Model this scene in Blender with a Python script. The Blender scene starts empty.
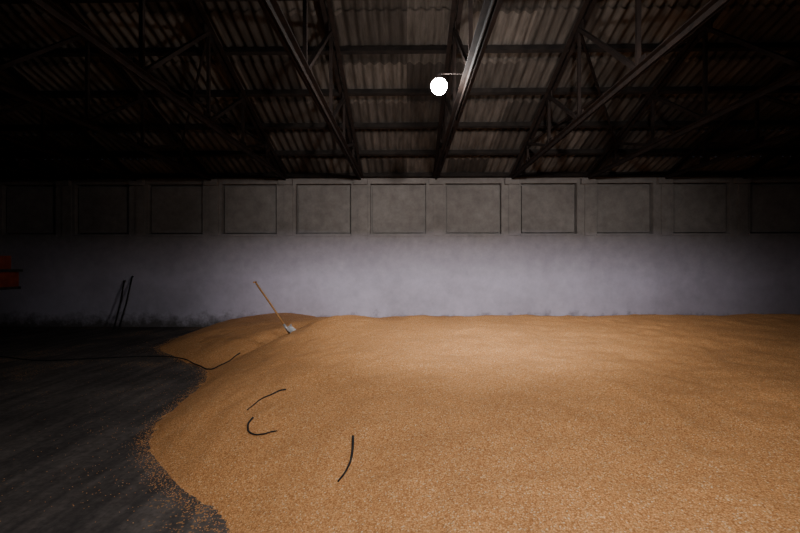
import bpy, bmesh, math, random
import numpy as np
from mathutils import Vector, Matrix, noise
random.seed(4)
S=bpy.context.scene
COL=S.collection
D=11.7; WT=4.13; SL=0.35; RIDGE=1.0
XL,XR=-16.0,16.0; YF=-9.7
def roof_z(y):
    return WT+SL*(D-y) if y>=RIDGE else WT+SL*(D-RIDGE)-SL*(RIDGE-y)
# ---------------- materials
def new_mat(name):
    m=bpy.data.materials.new(name); m.use_nodes=True
    nt=m.node_tree; b=nt.nodes['Principled BSDF']
    b.inputs['Specular IOR Level'].default_value=.2
    return m,nt,b
def N(nt,t,**k):
    n=nt.nodes.new(t)
    for a,v in k.items(): setattr(n,a,v)
    return n
def coords(nt,scale=(1,1,1)):
    tc=N(nt,'ShaderNodeTexCoord'); mp=N(nt,'ShaderNodeMapping')
    mp.inputs['Scale'].default_value=scale
    nt.links.new(tc.outputs['Object'],mp.inputs['Vector']); return mp.outputs['Vector']
def noise_n(nt,vec,scale,detail=4,rough=.6):
    n=N(nt,'ShaderNodeTexNoise'); n.inputs['Scale'].default_value=scale
    n.inputs['Detail'].default_value=detail; n.inputs['Roughness'].default_value=rough
    nt.links.new(vec,n.inputs['Vector']); return n.outputs['Fac']
def ramp(nt,fac,stops):
    r=N(nt,'ShaderNodeValToRGB'); el=r.color_ramp.elements
    while len(el)<len(stops): el.new(.5)
    for e,(p,c) in zip(el,stops):
        e.position=p; e.color=(c[0],c[1],c[2],1)
    nt.links.new(fac,r.inputs['Fac']); return r.outputs['Color']
def mix(nt,a,b,fac,mode='MIX'):
    m=N(nt,'ShaderNodeMix',data_type='RGBA',blend_type=mode)
    if isinstance(fac,(int,float)): m.inputs[0].default_value=fac
    else: nt.links.new(fac,m.inputs[0])
    for i,v in ((6,a),(7,b)):
        if isinstance(v,tuple): m.inputs[i].default_value=(*v,1)
        else: nt.links.new(v,m.inputs[i])
    return m.outputs[2]
def bump(nt,b,h,strength,dist):
    bp=N(nt,'ShaderNodeBump'); bp.inputs['Strength'].default_value=strength
    bp.inputs['Distance'].default_value=dist
    nt.links.new(h,bp.inputs['Height']); nt.links.new(bp.outputs['Normal'],b.inputs['Normal'])
def simple(name,c1,c2,scale=8,rough=.7,metal=0,bs=.3,bd=.01):
    m,nt,b=new_mat(name); v=coords(nt)
    f=noise_n(nt,v,scale,6)
    nt.links.new(ramp(nt,f,[(.35,c1),(.65,c2)]),b.inputs['Base Color'])
    b.inputs['Roughness'].default_value=rough; b.inputs['Metallic'].default_value=metal
    bump(nt,b,f,bs,bd); return m

def m_grain():
    m,nt,b=new_mat('grain'); v=coords(nt)
    vo=N(nt,'ShaderNodeTexVoronoi'); vo.inputs['Scale'].default_value=115
    nt.links.new(v,vo.inputs['Vector'])
    sep=N(nt,'ShaderNodeSeparateColor'); nt.links.new(vo.outputs['Color'],sep.inputs[0])
    c=ramp(nt,sep.outputs[0],[(0,(.52,.235,.085)),(.3,(.74,.36,.14)),(.7,(.84,.43,.175)),(.93,(.90,.55,.27)),(1,(.94,.74,.5))])
    big=noise_n(nt,v,1.3,6,.65)
    c=mix(nt,c,ramp(nt,big,[(.3,(.84,.83,.82)),(.7,(1.05,1.03,1.0))]),1.0,'MULTIPLY')
    d=ramp(nt,vo.outputs['Distance'],[(.25,(1,1,1)),(.75,(.58,.5,.42))])
    c=mix(nt,c,d,.9,'MULTIPLY')
    nt.links.new(c,b.inputs['Base Color']); b.inputs['Roughness'].default_value=.7
    inv=N(nt,'ShaderNodeMath',operation='SUBTRACT'); inv.inputs[0].default_value=1
    nt.links.new(vo.outputs['Distance'],inv.inputs[1])
    mid=noise_n(nt,v,9,5,.6)
    ad=N(nt,'ShaderNodeMath',operation='MULTIPLY_ADD'); ad.inputs[1].default_value=2.4
    nt.links.new(mid,ad.inputs[0]); nt.links.new(inv.outputs[0],ad.inputs[2])
    bump(nt,b,ad.outputs[0],.65,.008)
    return m
def m_floor():
    m,nt,b=new_mat('floor_concrete'); v=coords(nt)
    f=noise_n(nt,v,.9,8,.7); g=noise_n(nt,v,18,6,.65)
    c=ramp(nt,f,[(.3,(.045,.039,.037)),(.5,(.078,.069,.065)),(.7,(.125,.112,.104))])
    c=mix(nt,c,ramp(nt,g,[(.35,(.68,.68,.68)),(.65,(1.2,1.17,1.15))]),1.0,'MULTIPLY')
    v2=coords(nt,(5,.5,1)); s=noise_n(nt,v2,1.2,5,.6)
    c=mix(nt,c,ramp(nt,s,[(.4,(.65,.65,.65)),(.6,(1.3,1.25,1.2))]),.8,'MULTIPLY')
    dn=noise_n(nt,v,.9,3,.5); fine=N(nt,'ShaderNodeTexVoronoi'); fine.inputs['Scale'].default_value=75
    nt.links.new(v,fine.inputs['Vector'])
    sp=N(nt,'ShaderNodeSeparateColor'); nt.links.new(fine.outputs['Color'],sp.inputs[0])
    a=N(nt,'ShaderNodeMath',operation='MULTIPLY'); nt.links.new(dn,a.inputs[0]); nt.links.new(sp.outputs[0],a.inputs[1])
    t=ramp(nt,a.outputs[0],[(.53,(0,0,0)),(.57,(1,1,1))])
    c=mix(nt,c,(.36,.19,.08),t)
    nt.links.new(c,b.inputs['Base Color']); b.inputs['Roughness'].default_value=.85
    bump(nt,b,g,.5,.01); return m
def m_wall():
    m,nt,b=new_mat('plaster_whitewash'); v=coords(nt)
    tc=N(nt,'ShaderNodeTexCoord'); sx=N(nt,'ShaderNodeSeparateXYZ'); nt.links.new(tc.outputs['Object'],sx.inputs[0])
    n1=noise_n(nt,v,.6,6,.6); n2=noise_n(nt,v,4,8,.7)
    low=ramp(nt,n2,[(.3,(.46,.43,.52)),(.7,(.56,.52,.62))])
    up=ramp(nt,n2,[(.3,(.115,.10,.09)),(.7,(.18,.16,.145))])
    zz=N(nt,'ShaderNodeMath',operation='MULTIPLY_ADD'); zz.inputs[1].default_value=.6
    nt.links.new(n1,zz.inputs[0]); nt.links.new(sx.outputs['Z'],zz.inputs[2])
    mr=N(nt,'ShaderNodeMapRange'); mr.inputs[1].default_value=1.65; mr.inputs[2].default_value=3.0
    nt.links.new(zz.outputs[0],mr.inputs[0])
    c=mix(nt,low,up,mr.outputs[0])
    c=mix(nt,c,ramp(nt,n1,[(.35,(.78,.77,.76)),(.6,(1.05,1.05,1.05))]),.8,'MULTIPLY')
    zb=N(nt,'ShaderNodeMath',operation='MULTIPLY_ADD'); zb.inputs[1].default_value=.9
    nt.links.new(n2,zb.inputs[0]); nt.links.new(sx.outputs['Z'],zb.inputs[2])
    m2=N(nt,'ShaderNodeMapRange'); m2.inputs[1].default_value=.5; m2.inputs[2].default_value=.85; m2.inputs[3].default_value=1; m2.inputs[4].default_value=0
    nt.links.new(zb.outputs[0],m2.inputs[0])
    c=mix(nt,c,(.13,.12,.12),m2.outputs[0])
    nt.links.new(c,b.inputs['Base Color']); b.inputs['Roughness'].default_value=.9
    bump(nt,b,n2,.4,.015); return m
def m_roof():
    m,nt,b=new_mat('fibre_cement_sheet'); 
    tc=N(nt,'ShaderNodeTexCoord')
    mp=N(nt,'ShaderNodeVectorMath',operation='DIVIDE'); mp.inputs[1].default_value=(1.08,1.0,50)
    nt.links.new(tc.outputs['Object'],mp.inputs[0])
    fl=N(nt,'ShaderNodeVectorMath',operation='FLOOR'); nt.links.new(mp.outputs[0],fl.inputs[0])
    wn=N(nt,'ShaderNodeTexWhiteNoise'); nt.links.new(fl.outputs[0],wn.inputs[0])
    c=ramp(nt,wn.outputs['Value'],[(0,(.044,.036,.030)),(.5,(.072,.06,.05)),(1,(.125,.105,.088))])
    v=coords(nt,(8,1,1)); n=noise_n(nt,v,1.5,6,.7)
    c=mix(nt,c,ramp(nt,n,[(.35,(.45,.43,.4)),(.65,(1.2,1.2,1.2))]),.9,'MULTIPLY')
    nt.links.new(c,b.inputs['Base Color']); b.inputs['Roughness'].default_value=.9
    return m
M_grain=m_grain(); M_floor=m_floor(); M_wall=m_wall(); M_roof=m_roof()
M_steel=simple('rusty_dark_steel',(.008,.0052,.004),(.022,.013,.0095),9,.85,0)
M_timber=simple('old_purlin_timber',(.008,.006,.005),(.02,.015,.012),6,.85)
M_rubber=simple('black_rubber',(.012,.012,.013),(.03,.03,.032),20,.6)
M_wood=simple('shovel_wood',(.27,.13,.045),(.4,.21,.08),30,.6)
M_blade=simple('worn_aluminium',(.4,.4,.41),(.6,.6,.6),20,.4,.6)
M_orange=simple('orange_paint',(.13,.02,.008),(.22,.04,.014),7,.6)
M_dark=simple('dark_paint',(.014,.014,.014),(.035,.033,.031),9,.6)
m,nt,b=new_mat('lamp_glow'); b.inputs['Base Color'].default_value=(1,1,1,1)
b.inputs['Emission Color'].default_value=(1,.98,.97,1); b.inputs['Emission Strength'].default_value=470
M_glow=m
m,nt,b=new_mat('added_floodlight_lens'); b.inputs['Emission Color'].default_value=(1,.98,.95,1); b.inputs['Emission Strength'].default_value=3  # glowing front of the added, unseen floodlights
M_lens=m
# ---------------- geometry helpers
def finish(name,bm,mats,smooth=False,parent=None):
    me=bpy.data.meshes.new(name); bm.normal_update(); bm.to_mesh(me); bm.free()
    for mm in mats: me.materials.append(mm)
    if smooth:
        for p in me.polygons: p.use_smooth=True
    o=bpy.data.objects.new(name,me); COL.objects.link(o)
    if parent: o.parent=parent
    return o
def box(bm,x0,x1,y0,y1,z0,z1,mi=0):
    vs=[bm.verts.new((x,y,z)) for x in (x0,x1) for y in (y0,y1) for z in (z0,z1)]
    for f in ((0,1,3,2),(4,6,7,5),(0,4,5,1),(2,3,7,6),(0,2,6,4),(1,5,7,3)):
        fc=bm.faces.new([vs[i] for i in f]); fc.material_index=mi
def bar(bm,p,q,w,h,mi=0,up=Vector((0,0,1))):
    p=Vector(p);q=Vector(q); d=(q-p).normalized(); s=d.cross(up)
    if s.length<1e-3: s=d.cross(Vector((0,1,0)))
    s.normalize(); u=s.cross(d)
    vs=[]
    for e in (p,q):
        for a,c in ((-1,-1),(1,-1),(1,1),(-1,1)): vs.append(bm.verts.new(e+s*a*w/2+u*c*h/2))
    for f in ((3,2,1,0),(4,5,6,7),(0,1,5,4),(1,2,6,5),(2,3,7,6),(3,0,4,7)):
        fc=bm.faces.new([vs[i] for i in f]); fc.material_index=mi
def angle(bm,p,q,leg,t,side=1,flip=1):
    p=Vector(p);q=Vector(q); d=(q-p).normalized(); s=Vector((1,0,0))*side; u=Vector((1,0,0)).cross(d)*flip
    for (sa,ua,w,h) in ((t/2,leg/2,t,leg),(leg/2,t/2,leg,t)):
        o=s*sa+u*ua; bar(bm,p+o,q+o,w,h,0,up=u)
def tube(bm,pts,r,n=8,mi=0,r2=None):
    pts=[Vector(p) for p in pts]; rings=[]; prev=None
    for i,p in enumerate(pts):
        t=(pts[min(i+1,len(pts)-1)]-pts[max(i-1,0)]).normalized()
        if prev is None:
            a=t.cross(Vector((0,0,1)));
            if a.length<1e-3: a=t.cross(Vector((0,1,0)))
        else: a=prev-t*prev.dot(t)
        a.normalize(); prev=a; c=t.cross(a)
        rr=r if r2 is None else r+(r2-r)*i/(len(pts)-1)
        rings.append([bm.verts.new(p+(a*math.cos(2*math.pi*k/n)+c*math.sin(2*math.pi*k/n))*rr) for k in range(n)])
    for A,B in zip(rings,rings[1:]):
        for k in range(n):
            f=bm.faces.new((A[k],A[(k+1)%n],B[(k+1)%n],B[k])); f.material_index=mi; f.smooth=True
    f=bm.faces.new(rings[0][::-1]); f.material_index=mi
    f=bm.faces.new(rings[-1]); f.material_index=mi
def smooth_path(pts,k=8):
    pts=[Vector(p) for p in pts]; P=[pts[0]]+pts+[pts[-1]]; out=[]
    for i in range(1,len(P)-2):
        for j in range(k):
            t=j/k; a,b_,c,d=P[i-1],P[i],P[i+1],P[i+2]
            out.append(.5*((2*b_)+(c-a)*t+(2*a-5*b_+4*c-d)*t*t+(3*b_-a-3*c+d)*t**3))
    out.append(pts[-1]); return out
# ---------------- room shell
bm=bmesh.new(); box(bm,XL-.3,XR+.3,YF-.3,D+.4,-.2,0); finish('floor',bm,[M_floor])
PX=[.8+2.09*i for i in range(-8,8)]
bm=bmesh.new()
box(bm,XL,XR,D,D+.4,0,2.58)                     # lower wall
box(bm,XL,XR,D+.2,D+.4,2.58,WT)                # niche backs
for p in PX:
    box(bm,p-.27,p+.27,D,D+.2,2.58,WT)          # piers
    box(bm,p-.07,p+.19,D-.03,D,2.56,WT-.12)      # pilaster strip on pier
    box(bm,p-.19,p+.19,D-.12,D,WT-.16,WT)         # bearing pad
for a,b_ in zip(PX,PX[1:]):
    l,r=a+.27,b_-.27
    box(bm,l,r,D,D+.2,WT-.12,WT)                # lintel
    box(bm,l-.02,r+.02,D-.03,D+.02,2.545,2.60)  # sill
    j=random.uniform(-.02,.03)
    box(bm,l+.05,r-.05,D+.10+j,D+.2,2.65,WT-.18) # infill slab
box(bm,XL,XR,D,D+.4,WT,WT+.12)
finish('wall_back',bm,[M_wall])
bm=bmesh.new(); box(bm,XL-.3,XL,YF,D+.4,0,WT+.1)
vs=[bm.verts.new(p) for p in ((XL,YF,WT),(XL,D,WT),(XL,RIDGE,roof_z(RIDGE)))]; bm.faces.new(vs); finish('wall_left',bm,[M_wall])
bm=bmesh.new(); box(bm,XR,XR+.3,YF,D+.4,0,WT+.1)
vs=[bm.verts.new(p) for p in ((XR,YF,WT),(XR,D,WT),(XR,RIDGE,roof_z(RIDGE)))]; bm.faces.new(vs); finish('wall_right',bm,[M_wall])
bm=bmesh.new(); box(bm,XL,0,YF-.3,YF,0,WT+.3); box(bm,5,XR,YF-.3,YF,0,WT+.3); box(bm,0,5,YF-.3,YF,3.9,WT+.3); finish('wall_front',bm,[M_wall])
# ---------------- corrugated roof
PITCH=1.0; WL=.19; AMP=.028
rows=[]
y=D+.35
while y>RIDGE: rows.append((max(y-PITCH*1.12,RIDGE),y,1)); y-=PITCH
y=YF-.35
while y<RIDGE: rows.append((min(y+PITCH*1.12,RIDGE),y,-1)); y+=PITCH
V=[];F=[]
xs=np.arange(XL-.2,XR+.2,WL/8); nx=len(xs)
for ya,yb,sg in rows:
    base=len(V); ph=random.uniform(-.02,.02)
    for (yy,off) in ((ya,.14),(yb,.185)):
        z0=roof_z(yy)+off
        for x in xs: V.append((x,yy,z0+AMP*math.sin(2*math.pi*x/WL+ph)))
    for i in range(nx-1): F.append((base+i,base+i+1,base+nx+i+1,base+nx+i))
me=bpy.data.meshes.new('ceiling'); me.from_pydata(V,[],F); me.materials.append(M_roof)
for p in me.polygons: p.use_smooth=True
o=bpy.data.objects.new('ceiling',me); COL.objects.link(o)
bm=bmesh.new()
for k in range(0,11):
    y=D-.1-k*PITCH
    z=roof_z(y)+.055
    bar(bm,(XL,y,z),(XR,y,z),.08,.11,0,up=Vector((0,SL,1)).normalized())
for k in range(0,11):
    y=YF+.1+k*PITCH; z=roof_z(y)+.055
    bar(bm,(XL,y,z),(XR,y,z),.08,.11,0)
finish('roof_purlins',bm,[M_timber])
# ---------------- trusses
def truss(x):
    bm=bmesh.new()
    zb=WT+.03
    for s in (-1,1):
        o=.012*s
        angle(bm,(x+o,D-.02,zb),(x+o,YF+.02,zb),.075,.012,s,1)
        angle(bm,(x+o,D-.02,WT-.02),(x+o,RIDGE,roof_z(RIDGE)-.02),.08,.012,s,-1)
        angle(bm,(x+o,YF+.02,WT-.02),(x+o,RIDGE,roof_z(RIDGE)-.02),.08,.012,s,-1)
    ys=[D-1.6,D-3.1,D-4.6,D-6.4,D-8.4,RIDGE]
    for sgn in (1,-1):
        Y=lambda v: v if sgn>0 else 2*RIDGE-v
        prev=None
        for i,yy in enumerate(ys):
            zt=roof_z(yy)-.05
            bar(bm,(x,Y(yy),zb),(x,Y(yy),zt),.05,.05)
            if prev is not None:
                bar(bm,(x,Y(prev),roof_z(prev)-.05),(x,Y(yy),zb),.055,.055)
            g=.16
            for (zc) in (zb+.03,zt-.03):
                box(bm,x-.01,x+.01,Y(yy)-g,Y(yy)+g,zc-g*.6,zc+g*.6)
            prev=yy
    return finish('roof_truss',bm,[M_steel])
for p in PX: truss(p)
bm=bmesh.new()
for i in (1,5,9,13):
    a,b_=PX[i],PX[i+1]
    bar(bm,(a,D-1.6,roof_z(D-1.6)-.05),(b_,D-4.6,roof_z(D-4.6)-.05),.04,.04)
    bar(bm,(b_,D-1.6,roof_z(D-1.6)-.05),(a,D-4.6,roof_z(D-4.6)-.05),.04,.04)
finish('roof_bracing',bm,[M_steel])
# ---------------- grain heap
EDGE=[(.9,-1.6),(.3,0),(-.35,1.5),(-1.15,2.7),(-1.73,3.2),(-2.07,3.52),(-2.45,3.97),(-2.68,4.5),(-2.85,5.45),(-3.03,6.3),(-3.4,6.95),(-4.1,7.6),(-4.94,8.4),(-5.27,9.15),(-5.5,10.4),(-5.4,12.5)]
EP=[tuple(p)[:2] for p in smooth_path([(a,b_,0) for a,b_ in EDGE],6)]
EP=np.array(EP)
def edge_dist(X,Y):
    best=np.full(X.shape,1e9)
    for (ax,ay),(bx,by) in zip(EP[:-1],EP[1:]):
        dx,dy=bx-ax,by-ay; L=dx*dx+dy*dy+1e-12
        t=np.clip(((X-ax)*dx+(Y-ay)*dy)/L,0,1)
        d=np.hypot(X-ax-t*dx,Y-ay-t*dy)
        best=np.minimum(best,d)
    xe=np.interp(Y,EP[:,1],EP[:,0])
    xe=xe+.05*np.sin(Y*7.0)*np.sin(Y*2.3+1)
    return np.where(X>xe,best,-best)
def sstep(a,b_,v):
    t=np.clip((v-a)/(b_-a),0,1); return t*t*(3-2*t)
def height(X,Y):
    d=edge_dist(X,Y)
    H=np.interp(Y,[-2,1,3,5,7.0,8.0,9.2,11.8],[.35,.42,.52,.66,.78,.79,.60,.22])
    left=sstep(-1.9,-3.4,X)*sstep(6.6,8.2,Y)
    H=H*(1-left)+.42*left
    h=np.where(d>0,H*(1-np.exp(-.55*np.maximum(d,0)/H)),d*.5)
    ax,ay,bx,by=-3.5,6.9,-2.2,8.3
    dx,dy=bx-ax,by-ay; L=dx*dx+dy*dy
    t=np.clip(((X-ax)*dx+(Y-ay)*dy)/L,0,1)
    dd=np.hypot(X-ax-t*dx,Y-ay-t*dy)
    h-=.20*np.exp(-(dd/.42)**2)*np.clip(d/.5,0,1)
    h+=.14*np.exp(-(((X+1.35)/.6)**2+((Y-7.9)/.9)**2))
    return h,d
def fullheight(X,Y):
    h,d=height(X,Y)
    w=np.clip(d/.6,0,1)
    n=np.zeros(X.shape); it=np.nditer([X,Y],flags=['multi_index'])
    for x,y in it:
        x=float(x);y=float(y)
        n[it.multi_index]=.05*noise.noise((x*.7,y*.7,3))+.025*noise.noise((x*1.9,y*1.9,7))+.018*noise.noise((x*5,y*5,1))+.007*noise.noise((x*14,y*14,2))
    edge_n=n*.8
    crest=.035*np.sin(X*5.2+.6*np.sin(X*2))*np.exp(-((Y-8.1)/.5)**2)*np.exp(-((X+.2)/1.6)**2)
    return h+n*w+edge_n*(1-w)*.6+crest*w
st=.055
gx=np.arange(-6.0,XR-.02,st); gy=np.concatenate([np.arange(-1.5,D,st),[D-.003]])
GX,GY=np.meshgrid(gx,gy); GZ=fullheight(GX,GY)
nyy,nxx=GX.shape
keep=GZ>-.02
idx=-np.ones(GX.shape,int); V=[];F=[]
fk=keep[:-1,:-1]|keep[1:,:-1]|keep[:-1,1:]|keep[1:,1:]
for j in range(nyy-1):
    for i in range(nxx-1):
        if fk[j,i]:
            q=[]
            for (a,c) in ((j,i),(j,i+1),(j+1,i+1),(j+1,i)):
                if idx[a,c]<0:
                    idx[a,c]=len(V); V.append((GX[a,c],GY[a,c],max(GZ[a,c],-.015)))
                q.append(int(idx[a,c]))
            F.append(q)
me=bpy.data.meshes.new('grain_pile'); me.from_pydata(V,[],F); me.materials.append(M_grain)
for p in me.polygons: p.use_smooth=True
gp=bpy.data.objects.new('grain_pile',me); COL.objects.link(gp)
def gz(x,y):
    return max(0.0,float(fullheight(np.array([[x]]),np.array([[y]]))[0,0]))
bm=bmesh.new()
def kernel(x,y,z,s):
    R=Matrix.Rotation(random.uniform(0,6.28),3,'Z'); vs=[]
    for p in ((1,0,0),(-1,0,0),(0,.7,0),(0,-.7,0),(0,0,.5),(0,0,-.5)):
        v=R@Vector(p)*s; vs.append(bm.verts.new((x+v.x,y+v.y,z+v.z)))
    for a,b_,c in ((0,2,4),(2,1,4),(1,3,4),(3,0,4),(2,0,5),(1,2,5),(3,1,5),(0,3,5)):
        bm.faces.new((vs[a],vs[b_],vs[c]))
for _ in range(5500):
    a=EP[random.randrange(10,len(EP)-8)]
    r=abs(random.gauss(0,.07)) if random.random()<.85 else abs(random.gauss(0,.7))
    x=a[0]-r+random.uniform(-.02,.08); y=a[1]+random.uniform(-.15,.15)
    if y>D-.05: continue
    kernel(x,y,.003,random.uniform(.0045,.0065))
finish('scattered_grain',bm,[M_grain],False,gp)
# ---------------- picture spot -> place on heap / floor
CAM=Vector((0,0,1.7)); YAW=math.radians(.95); FP=420
def hit(px,py):
    dx=(px-400)/FP; dz=(266.5-py)/FP
    d=Vector((dx*math.cos(YAW)-math.sin(YAW)*1, math.cos(YAW)+dx*math.sin(YAW),dz))
    t=1.5
    while t<14:
        p=CAM+d*t
        if p.z<=gz(p.x,p.y): return p
        t+=.02
    return p
def laid(pts,r,n=5,lift=.6):
    P=smooth_path([Vector((p.x,p.y,0)) for p in pts],n)
    return [Vector((p.x,p.y,gz(p.x,p.y)+r*lift)) for p in P]
for pl,r in (([(286,391),(272,395),(258,403),(247,411)],.009),
             ([(253,419),(248,426),(250,434),(262,436),(277,433)],.010),
             ([(353,439),(352,455),(347,470),(338,483)],.011)):
    bm=bmesh.new(); tube(bm,laid([hit(*p) for p in pl],r,5,.8),r,8,0,r*.5); finish('rubber_strip',bm,[M_rubber])
bm=bmesh.new()
tube(bm,laid([hit(*p) for p in ((-60,352),(0,357),(40,361),(90,359),(140,357),(175,358),(198,366),(214,369),(228,362),(240,354))],.010,6,.9),.010)
finish('power_cable',bm,[M_rubber])
# ---------------- shovel
sp=hit(289,333); 
bm=bmesh.new()
top=Vector((sp.x-.62,sp.y+.05,sp.z+.90)); sock=sp+Vector((-.03,0,.06))
tube(bm,[top,top.lerp(sock,.5)+Vector((.01,0,0)),sock],.017,10,0)
tube(bm,[top+Vector((-.02,-.06,.02)),top+Vector((-.02,.06,.02))],.015,8,0)
d=(sock-top).normalized(); 
tube(bm,[sock-d*.12,sock+d*.06],.024,10,1)
c=Vector((.72,-.15,-.55)).normalized(); side=Vector((.12,.98,.12)).normalized(); up=side.cross(c)
if up.z<0: up=-up
rows_=[];
for i in range(7):
    t=i/6; w=.12*(1 if t<.75 else 1-.35*(t-.75)/.25); row=[]
    for j in range(9):
        s=(j/8-.5)*2
        row.append(sock+Vector((-.02,0,.02))+c*(t*.26)+side*(s*w)+up*(.05*s*s+(.03 if t==0 else 0)))
    rows_.append([[bm.verts.new(p) for p in row],[bm.verts.new(p-up*.006) for p in row]])
for A,B in zip(rows_,rows_[1:]):
    for j in range(8):
        f=bm.faces.new((A[0][j],A[0][j+1],B[0][j+1],B[0][j])); f.material_index=1
        f=bm.faces.new((B[1][j],B[1][j+1],A[1][j+1],A[1][j])); f.material_index=1
finish('shovel',bm,[M_wood,M_blade])
# ---------------- poles leaning at the wall
for (bx,by,tx,r) in ((110,329,121,.022),(115,330,129,.02)):
    X0=(bx-407)/FP*11.1; X1=(tx-407)/FP*11.66
    bm=bmesh.new()
    p0=Vector((X0,11.1,.0)); p1=Vector((X1,11.66,1.28 if r>.021 else 1.4))
    tube(bm,[p0,p0.lerp(p1,.5)+Vector((.03,0,0)),p1],r,8)
    tube(bm,[p1,p1+Vector((.04,-.02,.02))],r*1.3,8)
    finish('steel_pole',bm,[M_dark])
# ---------------- orange grain loader, mostly out of frame on the left
bm=bmesh.new()
ox=-8.82; oy=8.9
box(bm,ox-2.3,ox,oy-.5,oy+.5,1.25,1.58,0)
box(bm,ox-2.2,ox-.1,oy-.42,oy+.42,1.64,1.94,0)
for k in range(5): box(bm,ox-2.2+k*.5,ox-2.14+k*.5,oy-.53,oy-.5,1.25,1.58,1)
box(bm,ox-2.3,ox+.06,oy-.54,oy+.54,1.58,1.64,1)
box(bm,ox-2.3,ox+.03,oy-.52,oy+.52,1.19,1.25,1)
bar(bm,(ox-2.2,oy,1.9),(ox-.15,oy,2.13),.3,.12,0)
for x in (ox-.9,ox-2.0):
    for y in (oy-.4,oy+.4):
        bar(bm,(x,y,1.2),(x,y,.35),.08,.08,1)
    bar(bm,(x,oy-.45,.36),(x,oy+.45,.36),.08,.08,1)
    for y in (oy-.5,oy+.5):
        n=20; 
        for rr,w,mi in ((.36,.09,1),(.17,.11,0)):
            tube(bm,[(x,y-w,.36),(x,y+w,.36)],rr,n,mi)
bar(bm,(ox-.9,oy-.4,.5),(ox-2.0,oy-.4,1.2),.05,.05,1)
bar(bm,(ox-2.0,oy-.4,.5),(ox-.9,oy-.4,1.2),.05,.05,1)
finish('grain_loader',bm,[M_orange,M_dark])
# ---------------- lamp: LED globe (bright lower dome, opaque upper body) on an arm from the truss
x,y=(439-407)/FP*5.5,5.5; z=1.7+(267-87)/FP*5.5; tx=.8; R=.105
e=bpy.data.objects.new('ceiling_lamp',None); COL.objects.link(e); e.location=(x,y,z)
bm=bmesh.new(); bmesh.ops.create_uvsphere(bm,u_segments=32,v_segments=24,radius=R)
for f in bm.faces:
    f.material_index=0 if f.calc_center_median().z<.075 else 1
finish('bulb',bm,[M_glow,M_dark],True,e)
bm=bmesh.new()
tube(bm,[(0,0,.09),(0,0,.17)],.03,14)
dz=WT+.09-z
bar(bm,(0,0,dz),(tx-x,0,dz),.012,.01)
bar(bm,(0,0,.16),(0,0,dz+.01),.014,.014)
finish('socket',bm,[M_steel],False,e)
# ---------------- added floodlights, out of view above/behind the camera: pool on wall, brighter grain
def added_flood(fx,fy,fz,tgt,energy,ang):
    dirv=(Vector(tgt)-Vector((fx,fy,fz)))
    q=dirv.to_track_quat('-Z','Y')
    e=bpy.data.objects.new('added_floodlight',None); COL.objects.link(e); e.location=(fx,fy,fz); e.rotation_euler=q.to_euler()
    bm=bmesh.new()
    box(bm,-.16,.16,-.12,.12,.0,.07)
    for k in range(8): box(bm,-.15+k*.04,-.14+k*.04,-.11,.11,.07,.12)
    bar(bm,(-.18,0,.03),(-.18,.22,.03),.02,.02); bar(bm,(.18,0,.03),(.18,.22,.03),.02,.02); bar(bm,(-.19,.22,.03),(.19,.22,.03),.02,.02)
    finish('housing',bm,[M_dark],False,e)
    bm=bmesh.new(); box(bm,-.14,.14,-.10,.10,-.006,.0); finish('lens',bm,[M_lens],False,e)
    L=bpy.data.lights.new('added_floodlight_beam','SPOT'); L.energy=energy; L.spot_size=math.radians(ang); L.spot_blend=1; L.shadow_soft_size=.14; L.color=(1,.97,.97)
    o=bpy.data.objects.new('beam',L); COL.objects.link(o); o.parent=e; o.location=(0,0,-.16)
added_flood(.95,.6,3.9,(1.5,D,1.75),2500,76)
added_flood(.3,-1.2,3.9,(.6,4.2,.5),850,96)
L=bpy.data.lights.new('doorway_daylight','AREA'); L.shape='RECTANGLE'; L.size=5; L.size_y=3.8; L.energy=30; L.color=(.85,.9,1)
o=bpy.data.objects.new('doorway_daylight',L); COL.objects.link(o); o.location=(2.5,YF-.1,2); o.rotation_euler=(math.radians(90),0,0)
w=bpy.data.worlds.new('World'); S.world=w; w.use_nodes=True
w.node_tree.nodes['Background'].inputs[0].default_value=(.5,.6,.8,1); w.node_tree.nodes['Background'].inputs[1].default_value=.02
# ---------------- camera
c=bpy.data.cameras.new('camera'); c.sensor_width=36; c.lens=FP/800*36; c.clip_start=.05
co=bpy.data.objects.new('camera',c); COL.objects.link(co); co.location=CAM
co.rotation_euler=(math.radians(90),0,YAW); S.camera=co
